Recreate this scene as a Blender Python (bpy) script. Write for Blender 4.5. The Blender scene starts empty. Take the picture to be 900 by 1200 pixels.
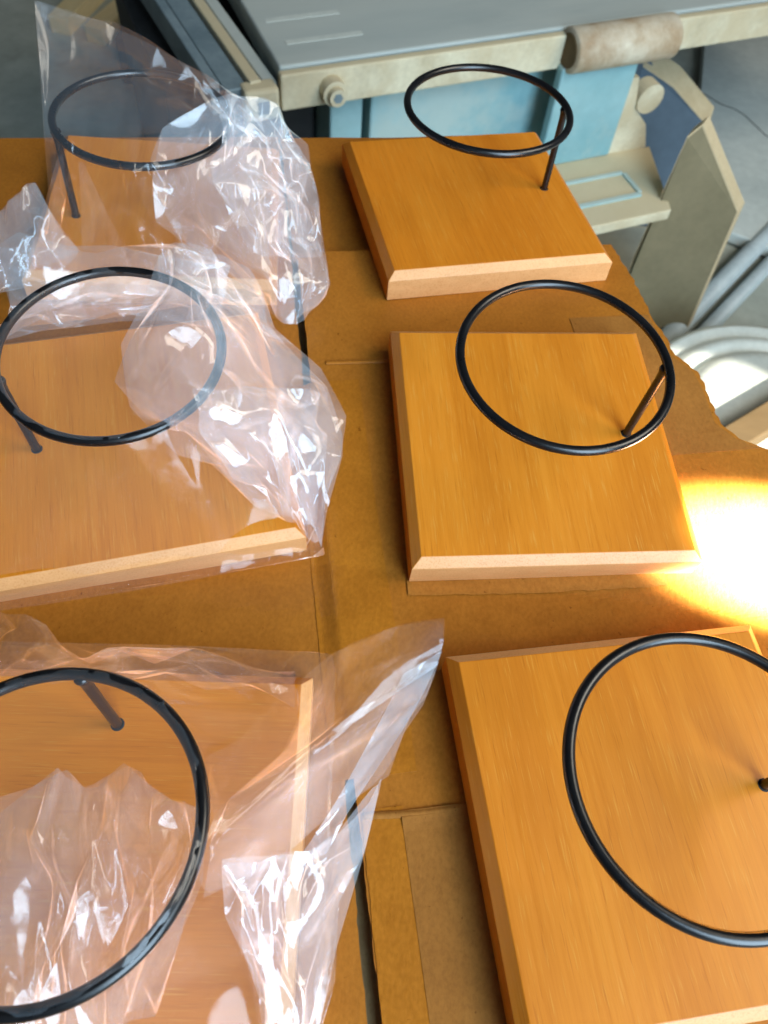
import bpy, bmesh, math, random
import numpy as np
from mathutils import Vector, Matrix
from mathutils.geometry import delaunay_2d_cdt

R = math.radians
S = bpy.context.scene
COL = S.collection

# ------------------------------------------------------------------ camera, world, lamps, exposure
cam_d = bpy.data.cameras.new('camera')
cam = bpy.data.objects.new('camera', cam_d)
COL.objects.link(cam)
S.camera = cam
RIGHT = Vector((0.99225728, 0.10454293, 0.06705417))
UP = Vector((-0.12419938, 0.83521739, 0.53571113))
FWD = Vector((0.0, 0.53989136, -0.84173471))
EYE = Vector((0, 0, 0.46651))
m = Matrix((RIGHT, UP, -FWD)).transposed().to_4x4()
m.translation = EYE
cam.matrix_world = m
cam_d.sensor_fit = 'VERTICAL'
cam_d.sensor_height = 36.0
cam_d.sensor_width = 27.0
cam_d.lens = 27.485
cam_d.clip_start = 0.01
cam_d.clip_end = 60
cam_d.dof.use_dof = True
cam_d.dof.focus_distance = 0.46
cam_d.dof.aperture_fstop = 11.0

world = bpy.data.worlds.new('World')
S.world = world
world.use_nodes = True
bg = world.node_tree.nodes['Background']
bg.inputs[0].default_value = (0.80, 0.92, 1.0, 1)
bg.inputs[1].default_value = 0.048


def aim(o, target):
    o.rotation_euler = (Vector(target) - o.location).to_track_quat('-Z', 'Y').to_euler()


def area(name, loc, target, sx, sy, power, col):
    d = bpy.data.lights.new(name, 'AREA')
    d.shape = 'RECTANGLE'
    d.size = sx
    d.size_y = sy
    d.energy = power
    d.color = col
    o = bpy.data.objects.new(name, d)
    COL.objects.link(o)
    o.location = loc
    aim(o, target)
    return o


def spot(name, loc, target, cone, blend, power, col):
    d = bpy.data.lights.new(name, 'SPOT')
    d.spot_size = R(cone)
    d.spot_blend = blend
    d.energy = power
    d.color = col
    d.shadow_soft_size = 0.012
    o = bpy.data.objects.new(name, d)
    COL.objects.link(o)
    o.location = loc
    aim(o, target)
    return o


# daylight through the workshop door, in front and to the right of the boards
area('door_light', (1.45, -1.6, 1.35), (0.0, 0.45, 0.0), 1.3, 2.8, 160, (0.60, 0.81, 1.0))
# unseen warm fill lamp at the upper right, added for tops and film highlights
area('warm_fill', (1.9, 0.3, 1.9), (0.1, 0.5, 0.0), 1.4, 1.2, 44, (1.0, 0.92, 0.78))
# a strip of sunlight that falls in past the door and lands at the right edge of the cardboard
spot('sunbeam', (2.1, 0.15, 1.0), (0.306, 0.303, 0.0), 3.4, 0.85, 30000, (1.0, 0.95, 0.84))
spot('sunbeam_floor', (2.3, -0.35, 1.1), (0.66, 0.90, -0.6), 8.0, 0.15, 1100, (1.0, 0.93, 0.80))

S.view_settings.view_transform = 'Standard'
S.view_settings.look = 'None'
S.view_settings.exposure = 0.0
S.view_settings.gamma = 1.0
S.view_settings.use_curve_mapping = False
S.render.engine = 'CYCLES'
S.cycles.use_denoising = True
S.cycles.max_bounces = 5
S.cycles.use_adaptive_sampling = True
S.cycles.adaptive_threshold = 0.025
S.cycles.transparent_max_bounces = 18
S.cycles.glossy_bounces = 4
S.cycles.caustics_reflective = False
S.cycles.caustics_refractive = False
S.cycles.sample_clamp_indirect = 6.0

# ------------------------------------------------------------------ helpers


def tag(o, label=None, cat=None, group=None, kind=None):
    if label:
        o['label'] = label
    if cat:
        o['category'] = cat
    if group:
        o['group'] = group
    if kind:
        o['kind'] = kind
    return o


def empty(name, loc=(0, 0, 0), rot=None):
    o = bpy.data.objects.new(name, None)
    COL.objects.link(o)
    o.empty_display_size = 0.02
    o.location = loc
    if rot is not None:
        o.rotation_euler = rot
    return o


def obj(name, me, mat, parent=None, smooth=False):
    """me: a bmesh or a mesh; links it as one object"""
    if isinstance(me, bmesh.types.BMesh):
        b = me
        bmesh.ops.recalc_face_normals(b, faces=b.faces)
        me = bpy.data.meshes.new(name)
        b.to_mesh(me)
        b.free()
    if mat and not me.materials:
        me.materials.append(mat)
    if smooth:
        for p in me.polygons:
            p.use_smooth = True
    o = bpy.data.objects.new(name, me)
    COL.objects.link(o)
    o.parent = parent
    return o


def add_box(b, x0, x1, y0, y1, z0, z1, bevel=0.0, mtx=None, seg=2):
    r = bmesh.ops.create_cube(b, size=1.0)
    vs = r['verts']
    for v in vs:
        v.co = Vector(((x0 + x1) / 2 + v.co.x * (x1 - x0), (y0 + y1) / 2 + v.co.y * (y1 - y0), (z0 + z1) / 2 + v.co.z * (z1 - z0)))
    if bevel > 0:
        es = list({e for v in vs for e in v.link_edges})
        rr = bmesh.ops.bevel(b, geom=es, offset=bevel, segments=seg, profile=0.5, affect='EDGES', clamp_overlap=True)
        vs = list({v for f in rr['faces'] for v in f.verts} | {v for v in vs if v.is_valid})
    if mtx is not None:
        for v in vs:
            v.co = mtx @ v.co
    return vs


def add_tube(b, pts, rad, seg=12, closed=False, cap=True):
    """tube along a polyline; rad a number or a list"""
    pts = [Vector(p) for p in pts]
    n = len(pts)
    rads = rad if isinstance(rad, (list, tuple)) else [rad] * n
    rings = []
    prev = None
    for i, p in enumerate(pts):
        if closed:
            t = pts[(i + 1) % n] - pts[i - 1]
        else:
            t = pts[min(i + 1, n - 1)] - pts[max(i - 1, 0)]
        t.normalize()
        if prev is None:
            a = Vector((0, 0, 1)) if abs(t.z) < 0.9 else Vector((1, 0, 0))
            u = t.cross(a).normalized()
        else:
            u = (prev - t * prev.dot(t)).normalized()
        prev = u
        w = t.cross(u)
        rings.append([b.verts.new(p + (u * math.cos(2 * math.pi * k / seg) + w * math.sin(2 * math.pi * k / seg)) * rads[i]) for k in range(seg)])
    m_ = n if closed else n - 1
    for i in range(m_):
        a, c = rings[i], rings[(i + 1) % n]
        for k in range(seg):
            b.faces.new((a[k], a[(k + 1) % seg], c[(k + 1) % seg], c[k]))
    if cap and not closed:
        b.faces.new(rings[0])
        b.faces.new(rings[-1])
    return rings


def add_prism(b, poly, off):
    """a flat 3-D polygon pushed along the vector off"""
    off = Vector(off)
    a = [b.verts.new(Vector(p)) for p in poly]
    c = [b.verts.new(Vector(p) + off) for p in poly]
    n = len(poly)
    b.faces.new(a)
    b.faces.new(list(reversed(c)))
    for i in range(n):
        b.faces.new((a[i], c[i], c[(i + 1) % n], a[(i + 1) % n]))


def bevel_all(b, off, seg=2):
    bmesh.ops.bevel(b, geom=list(b.edges), offset=off, segments=seg, profile=0.5, affect='EDGES', clamp_overlap=True)


# ------------------------------------------------------------------ materials


class NT:
    def __init__(self, name):
        self.m = bpy.data.materials.new(name)
        self.m.use_nodes = True
        self.t = self.m.node_tree
        self.p = self.t.nodes['Principled BSDF']
        self.out = self.t.nodes['Material Output']

    def n(self, typ, **kw):
        nd = self.t.nodes.new(typ)
        for k, v in kw.items():
            if k.startswith('i_'):
                nd.inputs[k[2:].replace('_', ' ')].default_value = v
            else:
                setattr(nd, k, v)
        return nd

    def l(self, a, b):
        self.t.links.new(a, b)

    def coords(self, scale, rand=True):
        tc = self.n('ShaderNodeTexCoord')
        mp = self.n('ShaderNodeMapping')
        mp.inputs['Scale'].default_value = scale
        if rand:
            oi = self.n('ShaderNodeObjectInfo')
            cx = self.n('ShaderNodeMath', operation='MULTIPLY')
            cx.inputs[1].default_value = 37.0
            self.l(oi.outputs['Random'], cx.inputs[0])
            ad = self.n('ShaderNodeVectorMath', operation='ADD')
            self.l(tc.outputs['Object'], ad.inputs[0])
            self.l(cx.outputs[0], ad.inputs[1])
            self.l(ad.outputs[0], mp.inputs['Vector'])
        else:
            self.l(tc.outputs['Object'], mp.inputs['Vector'])
        return mp.outputs['Vector']

    def noise(self, vec, scale, detail=4.0, rough=0.55, dist=0.0):
        nd = self.n('ShaderNodeTexNoise')
        nd.inputs['Scale'].default_value = scale
        nd.inputs['Detail'].default_value = detail
        nd.inputs['Roughness'].default_value = rough
        nd.inputs['Distortion'].default_value = dist
        self.l(vec, nd.inputs['Vector'])
        return nd.outputs['Fac']

    def ramp(self, fac, stops):
        nd = self.n('ShaderNodeValToRGB')
        cr = nd.color_ramp
        while len(cr.elements) < len(stops):
            cr.elements.new(0.5)
        for e, (p, c) in zip(cr.elements, stops):
            e.position = p
            e.color = (*c, 1) if len(c) == 3 else c
        self.l(fac, nd.inputs[0])
        return nd.outputs['Color']

    def mix(self, fac, a, b, typ='MIX'):
        nd = self.n('ShaderNodeMix', data_type='RGBA', blend_type=typ)
        for v, s in ((fac, nd.inputs['Factor']), (a, nd.inputs['A']), (b, nd.inputs['B'])):
            if isinstance(v, (int, float)):
                s.default_value = v
            elif isinstance(v, tuple):
                s.default_value = (*v, 1)
            else:
                self.l(v, s)
        return nd.outputs['Result']

    def math(self, op, a, b=None):
        nd = self.n('ShaderNodeMath', operation=op)
        for v, s in ((a, nd.inputs[0]), (b, nd.inputs[1])):
            if v is None:
                continue
            if isinstance(v, (int, float)):
                s.default_value = v
            else:
                self.l(v, s)
        return nd.outputs[0]

    def bump(self, h, strength, dist):
        nd = self.n('ShaderNodeBump')
        nd.inputs['Strength'].default_value = strength
        nd.inputs['Distance'].default_value = dist
        self.l(h, nd.inputs['Height'])
        self.l(nd.outputs[0], self.p.inputs['Normal'])

    def set(self, color=None, rough=None, metal=None, coat=None, spec=None):
        if color is not None:
            if isinstance(color, tuple):
                self.p.inputs['Base Color'].default_value = (*color, 1)
            else:
                self.l(color, self.p.inputs['Base Color'])
        if rough is not None:
            if isinstance(rough, (int, float)):
                self.p.inputs['Roughness'].default_value = rough
            else:
                self.l(rough, self.p.inputs['Roughness'])
        if metal is not None:
            self.p.inputs['Metallic'].default_value = metal
        if coat is not None:
            self.p.inputs['Coat Weight'].default_value = coat
            self.p.inputs['Coat Roughness'].default_value = 0.25
        if spec is not None:
            self.p.inputs['Specular IOR Level'].default_value = spec
        return self.m


def wood_material():
    t = NT('varnished_wood')
    broad = t.noise(t.coords((1.0, 0.10, 1.0)), 34, 3, 0.5, 0.6)
    grain = t.noise(t.coords((1.0, 0.026, 1.0)), 330, 6, 0.66, 0.15)
    pores = t.noise(t.coords((1.0, 0.035, 1.0)), 1150, 2, 0.5)
    cloud = t.noise(t.coords((1.0, 0.5, 1.0)), 9, 2, 0.5)
    c = t.ramp(broad, [(0.28, (0.61, 0.188, 0.010)), (0.5, (0.68, 0.220, 0.013)), (0.72, (0.73, 0.252, 0.018))])
    g = t.ramp(grain, [(0.30, (0.90, 0.84, 0.74)), (0.52, (1.0, 1.0, 1.0)), (0.72, (1.05, 1.08, 1.3))])
    c = t.mix(0.8, c, g, 'MULTIPLY')
    pr = t.ramp(pores, [(0.27, (0.72, 0.60, 0.42)), (0.38, (1, 1, 1))])
    c = t.mix(0.5, c, pr, 'MULTIPLY')
    cl = t.ramp(cloud, [(0.3, (0.93, 0.89, 0.82)), (0.7, (1.04, 1.05, 1.06))])
    c = t.mix(0.8, c, cl, 'MULTIPLY')
    fl = t.noise(t.coords((1.0, 0.045, 1.0)), 1050, 2, 0.5)
    c = t.mix(t.ramp(fl, [(0.60, (0, 0, 0)), (0.72, (0.42, 0.42, 0.42))]), c, (0.74, 0.36, 0.06))
    oi = t.n('ShaderNodeObjectInfo')
    c = t.mix(1.0, c, t.ramp(oi.outputs['Random'], [(0.0, (0.94, 0.87, 0.80)), (0.5, (1.0, 0.98, 1.0)), (1.0, (1.0, 1.05, 1.25))]), 'MULTIPLY')
    # sanded end grain on both ends: speckled, and paler with front light painted in
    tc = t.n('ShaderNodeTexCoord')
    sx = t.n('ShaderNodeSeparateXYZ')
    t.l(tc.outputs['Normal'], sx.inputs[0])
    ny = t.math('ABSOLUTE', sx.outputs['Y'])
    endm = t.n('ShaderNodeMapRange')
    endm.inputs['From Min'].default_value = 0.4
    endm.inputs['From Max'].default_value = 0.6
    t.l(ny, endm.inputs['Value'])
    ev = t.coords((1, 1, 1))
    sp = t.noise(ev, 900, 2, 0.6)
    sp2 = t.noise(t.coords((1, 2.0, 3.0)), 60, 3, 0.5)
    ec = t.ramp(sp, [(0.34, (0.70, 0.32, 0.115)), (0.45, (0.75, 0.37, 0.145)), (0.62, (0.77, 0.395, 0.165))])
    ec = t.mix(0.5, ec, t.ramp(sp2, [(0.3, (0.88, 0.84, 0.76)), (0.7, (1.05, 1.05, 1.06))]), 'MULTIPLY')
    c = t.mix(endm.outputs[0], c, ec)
    h = t.math('ADD', t.math('MULTIPLY', grain, 0.6), t.math('MULTIPLY', pores, 0.4))
    t.bump(h, 0.12, 0.0006)
    rg = t.math('ADD', t.math('MULTIPLY', grain, 0.18), 0.30)
    return t.set(c, rg, coat=0.06, spec=0.35)


def black_metal():
    t = NT('black_powder_coat')
    v = t.coords((1, 1, 1))
    f = t.noise(v, 900, 2, 0.5)
    w = t.noise(v, 60, 4, 0.6)
    t.bump(f, 0.10, 0.0003)
    c = t.ramp(w, [(0.4, (0.004, 0.004, 0.005)), (0.75, (0.008, 0.008, 0.009))])
    r_ = t.math('ADD', t.math('MULTIPLY', w, 0.14), 0.22)
    return t.set(c, r_, spec=0.6)


def cardboard(name, a, b_, gloss, coat):
    t = NT(name)
    v = t.coords((1, 1, 1), False)
    big = t.noise(v, 7, 4, 0.6)
    fib = t.noise(t.coords((1, 0.7, 1), False), 420, 4, 0.65)
    flute = t.n('ShaderNodeTexWave', wave_type='BANDS', bands_direction='X')
    flute.inputs['Scale'].default_value = 46
    flute.inputs['Distortion'].default_value = 0.6
    t.l(v, flute.inputs['Vector'])
    sp = t.noise(v, 240, 2, 0.5)
    c = t.ramp(big, [(0.3, a), (0.7, b_)])
    c = t.mix(0.5, c, t.ramp(fib, [(0.3, (0.68, 0.64, 0.58)), (0.65, (1.14, 1.14, 1.16))]), 'MULTIPLY')
    c = t.mix(0.75, c, t.ramp(sp, [(0.22, (0.45, 0.36, 0.26)), (0.29, (1, 1, 1))]), 'MULTIPLY')
    mott = t.noise(v, 36, 5, 0.7)
    c = t.mix(0.6, c, t.ramp(mott, [(0.3, (0.85, 0.82, 0.78)), (0.5, (1, 1, 1)), (0.72, (1.08, 1.09, 1.12))]), 'MULTIPLY')
    h = t.math('ADD', t.math('MULTIPLY', fib, 0.5), t.math('MULTIPLY', flute.outputs['Fac'], 0.05))
    h = t.math('ADD', h, t.math('MULTIPLY', big, 2.0))
    t.bump(h, 0.4, 0.0012)
    rr = t.math('ADD', t.math('MULTIPLY', fib, 0.2), gloss)
    return t.set(c, rr, coat=coat, spec=0.14)


def plain(name, a, b_, scale, rough, metal=0.0, bump=0.15, dist=0.002, stretch=(1, 1, 1), dust=None):
    t = NT(name)
    v = t.coords(stretch)
    f = t.noise(v, scale, 6, 0.62)
    f2 = t.noise(v, scale * 9, 3, 0.6)
    c = t.ramp(f, [(0.32, a), (0.68, b_)])
    c = t.mix(0.4, c, t.ramp(f2, [(0.3, (0.8, 0.8, 0.8)), (0.7, (1.1, 1.1, 1.1))]), 'MULTIPLY')
    if dust:
        geo = t.n('ShaderNodeTexCoord')
        sx = t.n('ShaderNodeSeparateXYZ')
        t.l(geo.outputs['Normal'], sx.inputs[0])
        d = t.math('MULTIPLY', t.math('MAXIMUM', sx.outputs['Z'], 0.0), t.math('ADD', f, 0.25))
        c = t.mix(d, c, dust)
        df = t.ramp(t.noise(v, scale * 0.8, 5, 0.7), [(0.48, (0, 0, 0)), (0.62, (0.7, 0.7, 0.7))])
        c = t.mix(df, c, dust)
    t.bump(t.math('ADD', f, t.math('MULTIPLY', f2, 0.4)), bump, dist)
    return t.set(c, rough, metal)


def film_material(name, haze0, haze1, gloss, crease):
    t = NT(name)
    t.t.nodes.remove(t.p)
    tr = t.n('ShaderNodeBsdfTransparent')
    tr.inputs[0].default_value = (0.99, 0.99, 0.99, 1)
    v = t.coords((1, 1, 1), False)
    f = t.noise(v, 60, 2, 0.5)
    hs = t.math('MULTIPLY', f, 0.5)
    for sc, w in ((48, 0.9),):      # straight crease lines where the film was crushed
        vo = t.n('ShaderNodeTexVoronoi', feature='DISTANCE_TO_EDGE')
        vo.inputs['Scale'].default_value = sc
        t.l(v, vo.inputs['Vector'])
        hs = t.math('ADD', hs, t.math('MULTIPLY', t.math('MINIMUM', vo.outputs['Distance'], 0.22), w))
    bp = t.n('ShaderNodeBump')
    bp.inputs['Strength'].default_value = crease
    bp.inputs['Distance'].default_value = 0.006
    t.l(hs, bp.inputs['Height'])
    g = []
    for rough in (0.15,):
        gl = t.n('ShaderNodeBsdfGlossy')
        gl.inputs['Color'].default_value = (0.97, 0.98, 1.0, 1)
        gl.inputs['Roughness'].default_value = rough
        t.l(bp.outputs[0], gl.inputs['Normal'])
        g.append(gl)
    df = t.n('ShaderNodeBsdfDiffuse')
    df.inputs['Color'].default_value = (0.72, 0.86, 1.0, 1)
    tl = t.n('ShaderNodeBsdfTranslucent')
    tl.inputs['Color'].default_value = (0.72, 0.86, 1.0, 1)
    hz = t.n('ShaderNodeMixShader')
    hz.inputs[0].default_value = 0.12
    t.l(df.outputs[0], hz.inputs[1])
    t.l(tl.outputs[0], hz.inputs[2])
    fr = t.n('ShaderNodeFresnel')
    fr.inputs['IOR'].default_value = 1.42
    lw = t.n('ShaderNodeLayerWeight')
    lw.inputs['Blend'].default_value = 0.3
    m1 = t.n('ShaderNodeMixShader')          # clear film + haze
    hf = t.math('ADD', t.math('MULTIPLY', lw.outputs['Facing'], haze1), haze0)
    t.l(hf, m1.inputs[0])
    t.l(tr.outputs[0], m1.inputs[1])
    t.l(hz.outputs[0], m1.inputs[2])
    # the reflection rides on top of the clear film
    kf = t.math('MINIMUM', t.math('MULTIPLY', fr.outputs[0], gloss), 0.8)
    gc = t.n('ShaderNodeCombineColor')
    for i in range(3):
        t.l(kf, gc.inputs[i])
    t.l(gc.outputs[0], g[0].inputs['Color'])
    m2 = t.n('ShaderNodeAddShader')
    t.l(m1.outputs[0], m2.inputs[0])
    t.l(g[0].outputs[0], m2.inputs[1])
    t.l(m2.outputs[0], t.out.inputs['Surface'])
    return t.m


M = {}
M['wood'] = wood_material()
M['black'] = black_metal()
M['card'] = cardboard('brown_cardboard', (0.34, 0.120, 0.014), (0.45, 0.164, 0.020), 0.34, 0.10)
M['paper'] = cardboard('matte_kraft_paper', (0.28, 0.110, 0.020), (0.36, 0.148, 0.028), 0.65, 0.0)
M['tape'] = cardboard('amber_packing_tape', (0.36, 0.125, 0.011), (0.47, 0.170, 0.016), 0.24, 0.14)
M['greyer'] = cardboard('greyer_matte_card', (0.35, 0.138, 0.023), (0.44, 0.178, 0.031), 0.45, 0.0)
M['inside'] = cardboard('grey_cardboard_core', (0.30, 0.20, 0.09), (0.42, 0.29, 0.14), 0.8, 0.0)
M['film'] = film_material('clear_plastic_film', 0.024, 0.11, 1.0, 0.08)
M['film_fold'] = film_material('doubled_plastic_film', 0.20, 0.20, 3.0, 0.12)
M['film_folded'] = film_material('folded_plastic_film', 0.085, 0.20, 1.9, 0.12)
M['concrete'] = plain('dusty_concrete', (0.28, 0.29, 0.24), (0.47, 0.48, 0.41), 4, 0.85, bump=0.3, dist=0.01)
M['slab'] = plain('pale_concrete', (0.50, 0.53, 0.49), (0.66, 0.68, 0.62), 5, 0.85, bump=0.3, dist=0.006)
M['iron'] = plain('cast_iron_table', (0.27, 0.33, 0.33), (0.46, 0.51, 0.49), 7, 0.5, 0.05, stretch=(0.22, 1.0, 1.0), dust=(0.50, 0.52, 0.47))
M['cream'] = plain('dusty_cream_paint', (0.50, 0.42, 0.27), (0.73, 0.67, 0.49), 13, 0.75, bump=0.3, dust=(0.55, 0.45, 0.28))
M['teal'] = plain('turquoise_machine_paint', (0.20, 0.40, 0.43), (0.33, 0.51, 0.52), 4, 0.5, bump=0.05, dust=(0.45, 0.52, 0.47))
M['scrape'] = plain('bare_scraped_metal', (0.50, 0.53, 0.48), (0.60, 0.62, 0.56), 30, 0.6)
M['bluegrey'] = plain('blue_grey_steel', (0.16, 0.22, 0.25), (0.26, 0.33, 0.36), 14, 0.5, 0.2)
M['dark'] = plain('dark_steel', (0.012, 0.012, 0.012), (0.03, 0.03, 0.03), 10, 0.7)
M['mdf_face'] = plain('fibreboard_face', (0.17, 0.14, 0.075), (0.22, 0.18, 0.10), 8, 0.75)
M['mdf_edge'] = plain('fibreboard_edge', (0.50, 0.38, 0.22), (0.58, 0.46, 0.28), 30, 0.8)
M['rust']= plain('rusty_dusty_steel', (0.36, 0.24, 0.13), (0.62, 0.55, 0.42), 18, 0.7, bump=0.3)
M['melamine'] = plain('dark_blue_melamine', (0.07, 0.10, 0.13), (0.10, 0.14, 0.18), 5, 0.4)
M['pine'] = plain('pale_pine', (0.72, 0.54, 0.26), (0.80, 0.64, 0.36), 20, 0.7, stretch=(1, 0.1, 1))
M['hose'] = plain('pale_hose', (0.50, 0.53, 0.48), (0.64, 0.66, 0.60), 12, 0.5)
M['pipe'] = plain('grey_pipe', (0.38, 0.43, 0.43), (0.50, 0.55, 0.54), 12, 0.45)
M['offwhite'] = plain('off_white_panel', (0.70, 0.68, 0.60), (0.80, 0.78, 0.70), 6, 0.6)
M['sawdust_wood'] = plain('weathered_wood', (0.10, 0.06, 0.02), (0.16, 0.10, 0.04), 14, 0.8, stretch=(0.2, 1, 1))

# ------------------------------------------------------------------ setting: the workshop floor
FLOOR = -0.75
b = bmesh.new()
add_box(b, -5, 6, -3, 8, FLOOR - 0.1, FLOOR)
tag(obj('floor', b, M['concrete']), kind='structure')

# ------------------------------------------------------------------ the cardboard carton the boards lie on
CA = R(13.6)
CO = Vector((-0.036, 0.259, 0))
EX = Vector((math.cos(CA), math.sin(CA), 0))
EY = Vector((-math.sin(CA), math.cos(CA), 0))


def interp(x, pts):
    if x <= pts[0][0]:
        return pts[0][1]
    for (x0, y0), (x1, y1) in zip(pts, pts[1:]):
        if x <= x1:
            t = (x - x0) / (x1 - x0)
            t = t * t * (3 - 2 * t)
            return y0 + (y1 - y0) * t
    return pts[-1][1]


def lin(x, pts):
    if x <= pts[0][0]:
        return pts[0][1]
    for (x0, y0), (x1, y1) in zip(pts, pts[1:]):
        if x <= x1:
            return y0 + (y1 - y0) * (x - x0) / (x1 - x0)
    return pts[-1][1]


def top_z(x, y, left):
    z = lin(y, [(-0.3, 0.0), (0.215, 0.0), (0.255, -0.0045), (0.475, 0.0073), (0.53, 0.0066), (0.74, -0.0025)])
    if left:
        z -= 0.0048 * interp(y, [(0.10, 0.0), (0.22, 1.0)])
    return z


def sheet(name, ys, left_fn, right_fn, nx, z_fn, thick, mat, parent):
    """a thin board of cardboard: rows of points between two edge curves, in carton coordinates"""
    b = bmesh.new()
    rows = []
    for yy in ys:
        a, c = left_fn(yy), right_fn(yy)
        row = []
        for i in range(nx + 1):
            # crowd points near the edges so torn edges stay crisp
            u = i / nx
            p = CO + EX * (a + (c - a) * u) + EY * yy
            z = z_fn(p.x, p.y)
            row.append((b.verts.new((p.x, p.y, z)), b.verts.new((p.x, p.y, z - thick))))
        rows.append(row)
    for r0, r1 in zip(rows, rows[1:]):
        for i in range(nx):
            b.faces.new((r0[i][0], r0[i + 1][0], r1[i + 1][0], r1[i][0]))
            b.faces.new((r0[i][1], r1[i][1], r1[i + 1][1], r0[i + 1][1]))
        b.faces.new((r0[0][0], r1[0][0], r1[0][1], r0[0][1]))
        b.faces.new((r0[nx][0], r0[nx][1], r1[nx][1], r1[nx][0]))
    for r_ in (rows[0], rows[-1]):
        for i in range(nx):
            b.faces.new((r_[i][0], r_[i][1], r_[i + 1][1], r_[i + 1][0]))
    o = obj(name, b, mat, parent)
    return o


def cc(x, y):
    d = Vector((x, y, 0)) - CO
    return d.dot(EX), d.dot(EY)


rng = random.Random(4)
carton = empty('cardboard_carton', (0, 0, 0))
tag(carton, 'worn brown cardboard carton with torn right edge, under the wooden boards', 'carton')


def noisy_edge(pts, amp, seed, freq=260):
    rr = random.Random(seed)
    tab = [rr.uniform(-1, 1) for _ in range(4096)]

    def f(y):
        k = (y + 2) * freq
        i = int(k)
        t = k - i
        k2 = (y + 2) * freq / 6.3
        i2 = int(k2)
        t2 = k2 - i2
        return lin(y, pts) + amp * (tab[i] * (1 - t) + tab[i + 1] * t) + 0.9 * amp * (tab[i2 + 900] * (1 - t2) + tab[i2 + 901] * t2)
    return f


def yrange(a, c, n):
    return [a + (c - a) * i / n for i in range(n + 1)]


# right flap: torn outer edge, straight inner edge along the slot
tear = [(-0.45, 0.44), (0.02, 0.40)] + sorted([(cc(*p)[1], cc(*p)[0]) for p in [(0.35, 0.395), (0.29, 0.398), (0.268, 0.405), (0.253, 0.418), (0.246, 0.452), (0.240, 0.468), (0.222, 0.484), (0.203, 0.545), (0.184, 0.606), (0.178, 0.63)]])
rf = sheet('flap', yrange(-0.42, 0.302, 300), noisy_edge([(-0.5, 0.0035), (0.4, 0.0025)], 0.0005, 2), noisy_edge(tear, 0.0015, 3), 60, lambda x, y: top_z(x, y, False), 0.0045, M['card'], carton)
lf = sheet('flap', yrange(-0.42, 0.495, 200), lambda y: -0.62, noisy_edge([(-0.5, -0.0035), (0.4, -0.0025)], 0.0006, 5), 60, lambda x, y: top_z(x, y, True), 0.0045, M['card'], carton)
# inner panel, seen in the slot and behind the right flap
bp_ = sheet('back_panel', yrange(-0.42, 0.497, 60), lambda y: -0.03, noisy_edge([(-0.45, 0.36), (0.05, 0.33), (0.30, 0.285), (0.45, 0.268), (0.5, 0.262)], 0.0008, 8), 20, lambda x, y: -0.0125 - 0.012 * max(0, (y - 0.55)), 0.005, M['inside'], carton)
bp2 = sheet('inner_flap', yrange(0.24, 0.4965, 60), noisy_edge([(0, 0.0), (1, 0.0)], 0.0005, 12), noisy_edge([(0.2, 0.275), (0.45, 0.272), (0.5, 0.264)], 0.0008, 9), 20, lambda x, y: -0.0105 + 0.0006 * math.sin(40 * x), 0.004, M['card'], carton)
# the walls of the carton below
b = bmesh.new()
mtx = Matrix.Translation(CO) @ Matrix.Rotation(CA, 4, 'Z')
add_box(b, -0.60, 0.255, -0.40, 0.488, FLOOR, -0.028, 0.004, mtx)
obj('carton_wall', b, M['paper'], carton)
# amber tape along the slot and bare paper beside it
tp = sheet('packing_tape', yrange(-0.40, -0.168, 60), noisy_edge([(-1, 0.0040)], 0.0005, 23), lambda y: 0.0285 + 0.0 * y, 16, lambda x, y: 0.0006 + top_z(x, y, False), 0.0003, M['tape'], carton)
pp = sheet('bare_paper_strip', yrange(-0.40, -0.171, 60), lambda y: 0.0272, noisy_edge([(-1, 0.096)], 0.0006, 25), 24, lambda x, y: 0.0009 + top_z(x, y, False) + 0.0012 * math.exp(-((cc(x, y)[1] + 0.1745) / 0.004) ** 2), 0.0003, M['paper'], carton)
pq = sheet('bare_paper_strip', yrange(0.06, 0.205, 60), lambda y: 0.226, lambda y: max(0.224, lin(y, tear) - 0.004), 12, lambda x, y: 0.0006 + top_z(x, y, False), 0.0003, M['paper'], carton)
# tape that bridges the slot in its middle
sheet('packing_tape', yrange(-0.150, 0.152, 120), noisy_edge([(-1, -0.010)], 0.0002, 31), noisy_edge([(-1, 0.040)], 0.0003, 32), 44,
      lambda x, y: 0.0005 + top_z(x, y, False) - (top_z(x, y, False) - top_z(x, y, True)) * interp(-cc(x, y)[0], [(-0.004, 0.0), (0.008, 1.0)]) - 0.0006 * math.exp(-(cc(x, y)[0] / 0.004) ** 2), 0.0003, M['tape'], carton)

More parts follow.
